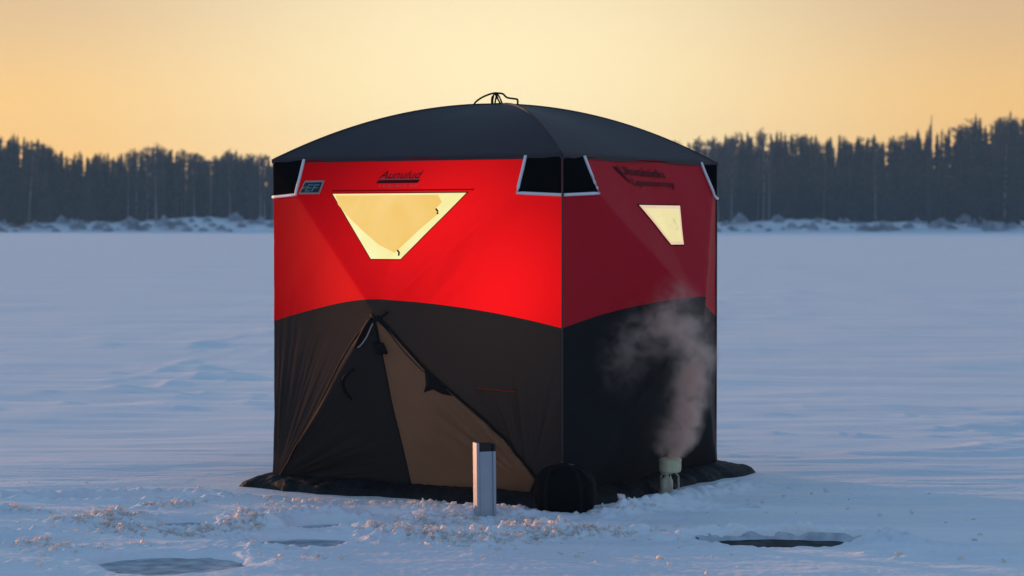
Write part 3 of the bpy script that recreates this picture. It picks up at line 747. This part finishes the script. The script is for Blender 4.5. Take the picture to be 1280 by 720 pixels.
# the mass of the wood behind
def merge(name, items, m):
    Vs = []; Fs = []; off = 0; cache = {}
    for me, mtx in items:
        if me.name not in cache:
            v = np.zeros(len(me.vertices)*3, np.float32); me.vertices.foreach_get('co', v); f = np.zeros(len(me.loops), np.int32); me.loops.foreach_get('vertex_index', f)
            cache[me.name] = (v.reshape(-1, 3), f.reshape(-1, 4))
        v, f = cache[me.name]; A = np.array(mtx)
        Vs.append(v@A[:3, :3].T+A[:3, 3]); Fs.append(f+off); off += len(v)
    return link(name, mesh_np(name, np.concatenate(Vs), np.concatenate(Fs)), m)
its = []; itb = []
for k in range(900):
    y = YS+rg.uniform(20, 75); x = rg.uniform(-205, 205); pxx = x*2861/y+640
    ht = ht_for(pxx, y, x)*rg.uniform(.84, .99); sp_ = rg.random() < .75
    src = (SPM if sp_ else BIM)[rg.randrange(8 if sp_ else 5)]; s_ = ht/src[2]; w = s_*rg.uniform(.9, 1.4)
    Mx = Matrix.Translation((x, y, bh(x, y))) @ Matrix.Rotation(rg.uniform(0, 6.28), 4, 'Z') @ Matrix.Diagonal((w, w, s_, 1))
    its.append((src[0], Mx)) if sp_ else itb.append((src[0], Mx))
f1 = merge('forest', its, M['spruce']); tag(f1, 'mass of dark spruces filling the wood behind the first trees on the far shore', 'forest', kind='stuff')
f2 = merge('forest', itb, M['twig']); tag(f2, 'mass of bare birch twigs filling the wood behind the first trees on the far shore', 'forest', kind='stuff')
# understorey at the wood's foot
px = -15
while px < 1295:
    if 350 < px < 868: px = 870
    y = YS+rg.uniform(2.0, 8.5); x = (px-640)/2861*y; side = 0 if px < 600 else 1
    e_ = link('frosted_shrub', SHM[rg.randrange(4)], None, None, (x, y, bh(x, y)-.1)); k = rg.choice([.35, .5, .6, .7, .85, 1.2]); e_.scale = (k*rg.uniform(.8, 1.5), k, k*rg.uniform(.7, 1.3)); e_.rotation_euler.z = rg.uniform(0, 6.28)
    tag(e_, 'low frost-covered shrub on the snowy bank at the wood foot '+('left' if side == 0 else 'right')+' of the tent', 'shrub', 'frosted shrubs on the far bank '+('left' if side == 0 else 'right')+' of the tent')
    px += rg.uniform(4, 13)

# ------------------------------------------------------------------ air
bm = bmesh.new(); bmesh.ops.create_cube(bm, size=1)
for v in bm.verts: v.co = Vector((v.co.x*1320, 360+v.co.y*820, 16.5+v.co.z*37))
hm = bpy.data.materials.new('haze'); hm.use_nodes = True; hm.node_tree.nodes.remove(hm.node_tree.nodes['Principled BSDF'])
pv = hm.node_tree.nodes.new('ShaderNodeVolumePrincipled'); pv.inputs['Color'].default_value = (.40, .68, .88, 1); pv.inputs['Density'].default_value = .00029
hm.node_tree.links.new(pv.outputs[0], hm.node_tree.nodes['Material Output'].inputs['Volume'])
tag(link('haze', from_bm('haze', bm, False), hm), kind='stuff')

# ------------------------------------------------------------------ light
SUN_DIR = Vector((-.745, .667, math.tan(R(3.4)))).normalized()
sl = bpy.data.lights.new('sun', 'SUN'); sl.energy = 5.0; sl.angle = R(.8); sl.color = (1, .44, .18)
so = bpy.data.objects.new('sun', sl); COL.objects.link(so); so.rotation_euler = SUN_DIR.to_track_quat('Z', 'Y').to_euler(); so.location = (-20, 20, 10)
W = bpy.data.worlds.new('World'); S.world = W; W.use_nodes = True; nt = W.node_tree; N = nt.nodes; Lk = nt.links
bg = N['Background']; sky = N.new('ShaderNodeTexSky'); sky.sky_type = 'NISHITA'; sky.sun_disc = False
sky.sun_elevation = R(3.4); sky.sun_rotation = math.atan2(SUN_DIR.x, SUN_DIR.y); sky.air_density = 1.0; sky.ozone_density = 2.0
bg.inputs['Strength'].default_value = .05; Lk.new(sky.outputs[0], bg.inputs['Color'])
tc = N.new('ShaderNodeTexCoord'); nm = N.new('ShaderNodeVectorMath'); nm.operation = 'NORMALIZE'; Lk.new(tc.outputs['Generated'], nm.inputs[0])
sx_ = N.new('ShaderNodeSeparateXYZ'); Lk.new(nm.outputs[0], sx_.inputs[0])
def ramp(st):
    r = N.new('ShaderNodeValToRGB'); r.color_ramp.interpolation = 'EASE'; el = r.color_ramp.elements
    for k, (p, c) in enumerate(st):
        e_ = el[k] if k < 2 else el.new(p)
        e_.position = p; e_.color = (*c, 1)
    return r
r1 = ramp([(0, (.98, .53, .12)), (.045, (.90, .52, .17)), (.10, (.67, .42, .21)), (.16, (.53, .43, .34)), (.30, (.22, .315, .44)), (1, (.12, .255, .455))])
r2 = ramp([(0, (.26, .32, .44)), (.15, (.37, .37, .47)), (.35, (.20, .305, .45)), (1, (.12, .255, .455))])
ab = N.new('ShaderNodeMath'); ab.operation = 'ABSOLUTE'; Lk.new(sx_.outputs['Z'], ab.inputs[0])
Lk.new(ab.outputs[0], r1.inputs['Fac']); Lk.new(ab.outputs[0], r2.inputs['Fac'])
# front/back blend
mr = N.new('ShaderNodeMapRange'); mr.interpolation_type = 'SMOOTHSTEP'; mr.inputs['From Min'].default_value = -.2; mr.inputs['From Max'].default_value = .85; Lk.new(sx_.outputs['Y'], mr.inputs['Value'])
mx = N.new('ShaderNodeMix'); mx.data_type = 'RGBA'; Lk.new(mr.outputs[0], mx.inputs['Factor']); Lk.new(r2.outputs['Color'], mx.inputs['A']); Lk.new(r1.outputs['Color'], mx.inputs['B'])
# pale thin-cloud glow low in the middle of the view's sky
gd = N.new('ShaderNodeVectorMath'); gd.operation = 'SUBTRACT'; gd.inputs[1].default_value = (-.005, .998, .055); Lk.new(nm.outputs[0], gd.inputs[0])
gs = N.new('ShaderNodeVectorMath'); gs.operation = 'MULTIPLY'; gs.inputs[1].default_value = (5.6, 1, 8.0); Lk.new(gd.outputs[0], gs.inputs[0])
gl = N.new('ShaderNodeVectorMath'); gl.operation = 'LENGTH'; Lk.new(gs.outputs[0], gl.inputs[0])
gm = N.new('ShaderNodeMapRange'); gm.interpolation_type = 'SMOOTHSTEP'; gm.inputs['From Min'].default_value = 0; gm.inputs['From Max'].default_value = 1.25; gm.inputs['To Min'].default_value = 1; gm.inputs['To Max'].default_value = 0
Lk.new(gl.outputs['Value'], gm.inputs['Value'])
mx2 = N.new('ShaderNodeMix'); mx2.data_type = 'RGBA'; mx2.inputs['B'].default_value = (1.0, .82, .48, 1); Lk.new(gm.outputs[0], mx2.inputs['Factor']); Lk.new(mx.outputs['Result'], mx2.inputs['A'])
bg2 = N.new('ShaderNodeBackground'); bg2.inputs['Strength'].default_value = 1.0; Lk.new(mx2.outputs['Result'], bg2.inputs['Color'])
ad = N.new('ShaderNodeAddShader'); Lk.new(bg.outputs[0], ad.inputs[0]); Lk.new(bg2.outputs[0], ad.inputs[1]); Lk.new(ad.outputs[0], N['World Output'].inputs['Surface'])

# ------------------------------------------------------------------ camera
cam = bpy.data.cameras.new('camera'); co = bpy.data.objects.new('camera', cam); COL.objects.link(co); S.camera = co
co.location = (0, 0, 1.4); co.rotation_euler = (R(90-1.562), 0, 0); cam.sensor_width = 36; cam.lens = 80.46
cam.clip_end = 3000; cam.clip_start = .1
cam.dof.use_dof = True; cam.dof.focus_distance = 11.6; cam.dof.aperture_fstop = 4.5
S.view_settings.view_transform = 'Standard'; S.view_settings.look = 'None'; S.view_settings.exposure = 0; S.view_settings.gamma = 1
S.render.engine = 'CYCLES'; S.render.resolution_x = 1024; S.render.resolution_y = 576
S.cycles.volume_step_rate = 1.0; S.cycles.volume_bounces = 4; S.cycles.max_bounces = 10
S.cycles.transparent_max_bounces = 8
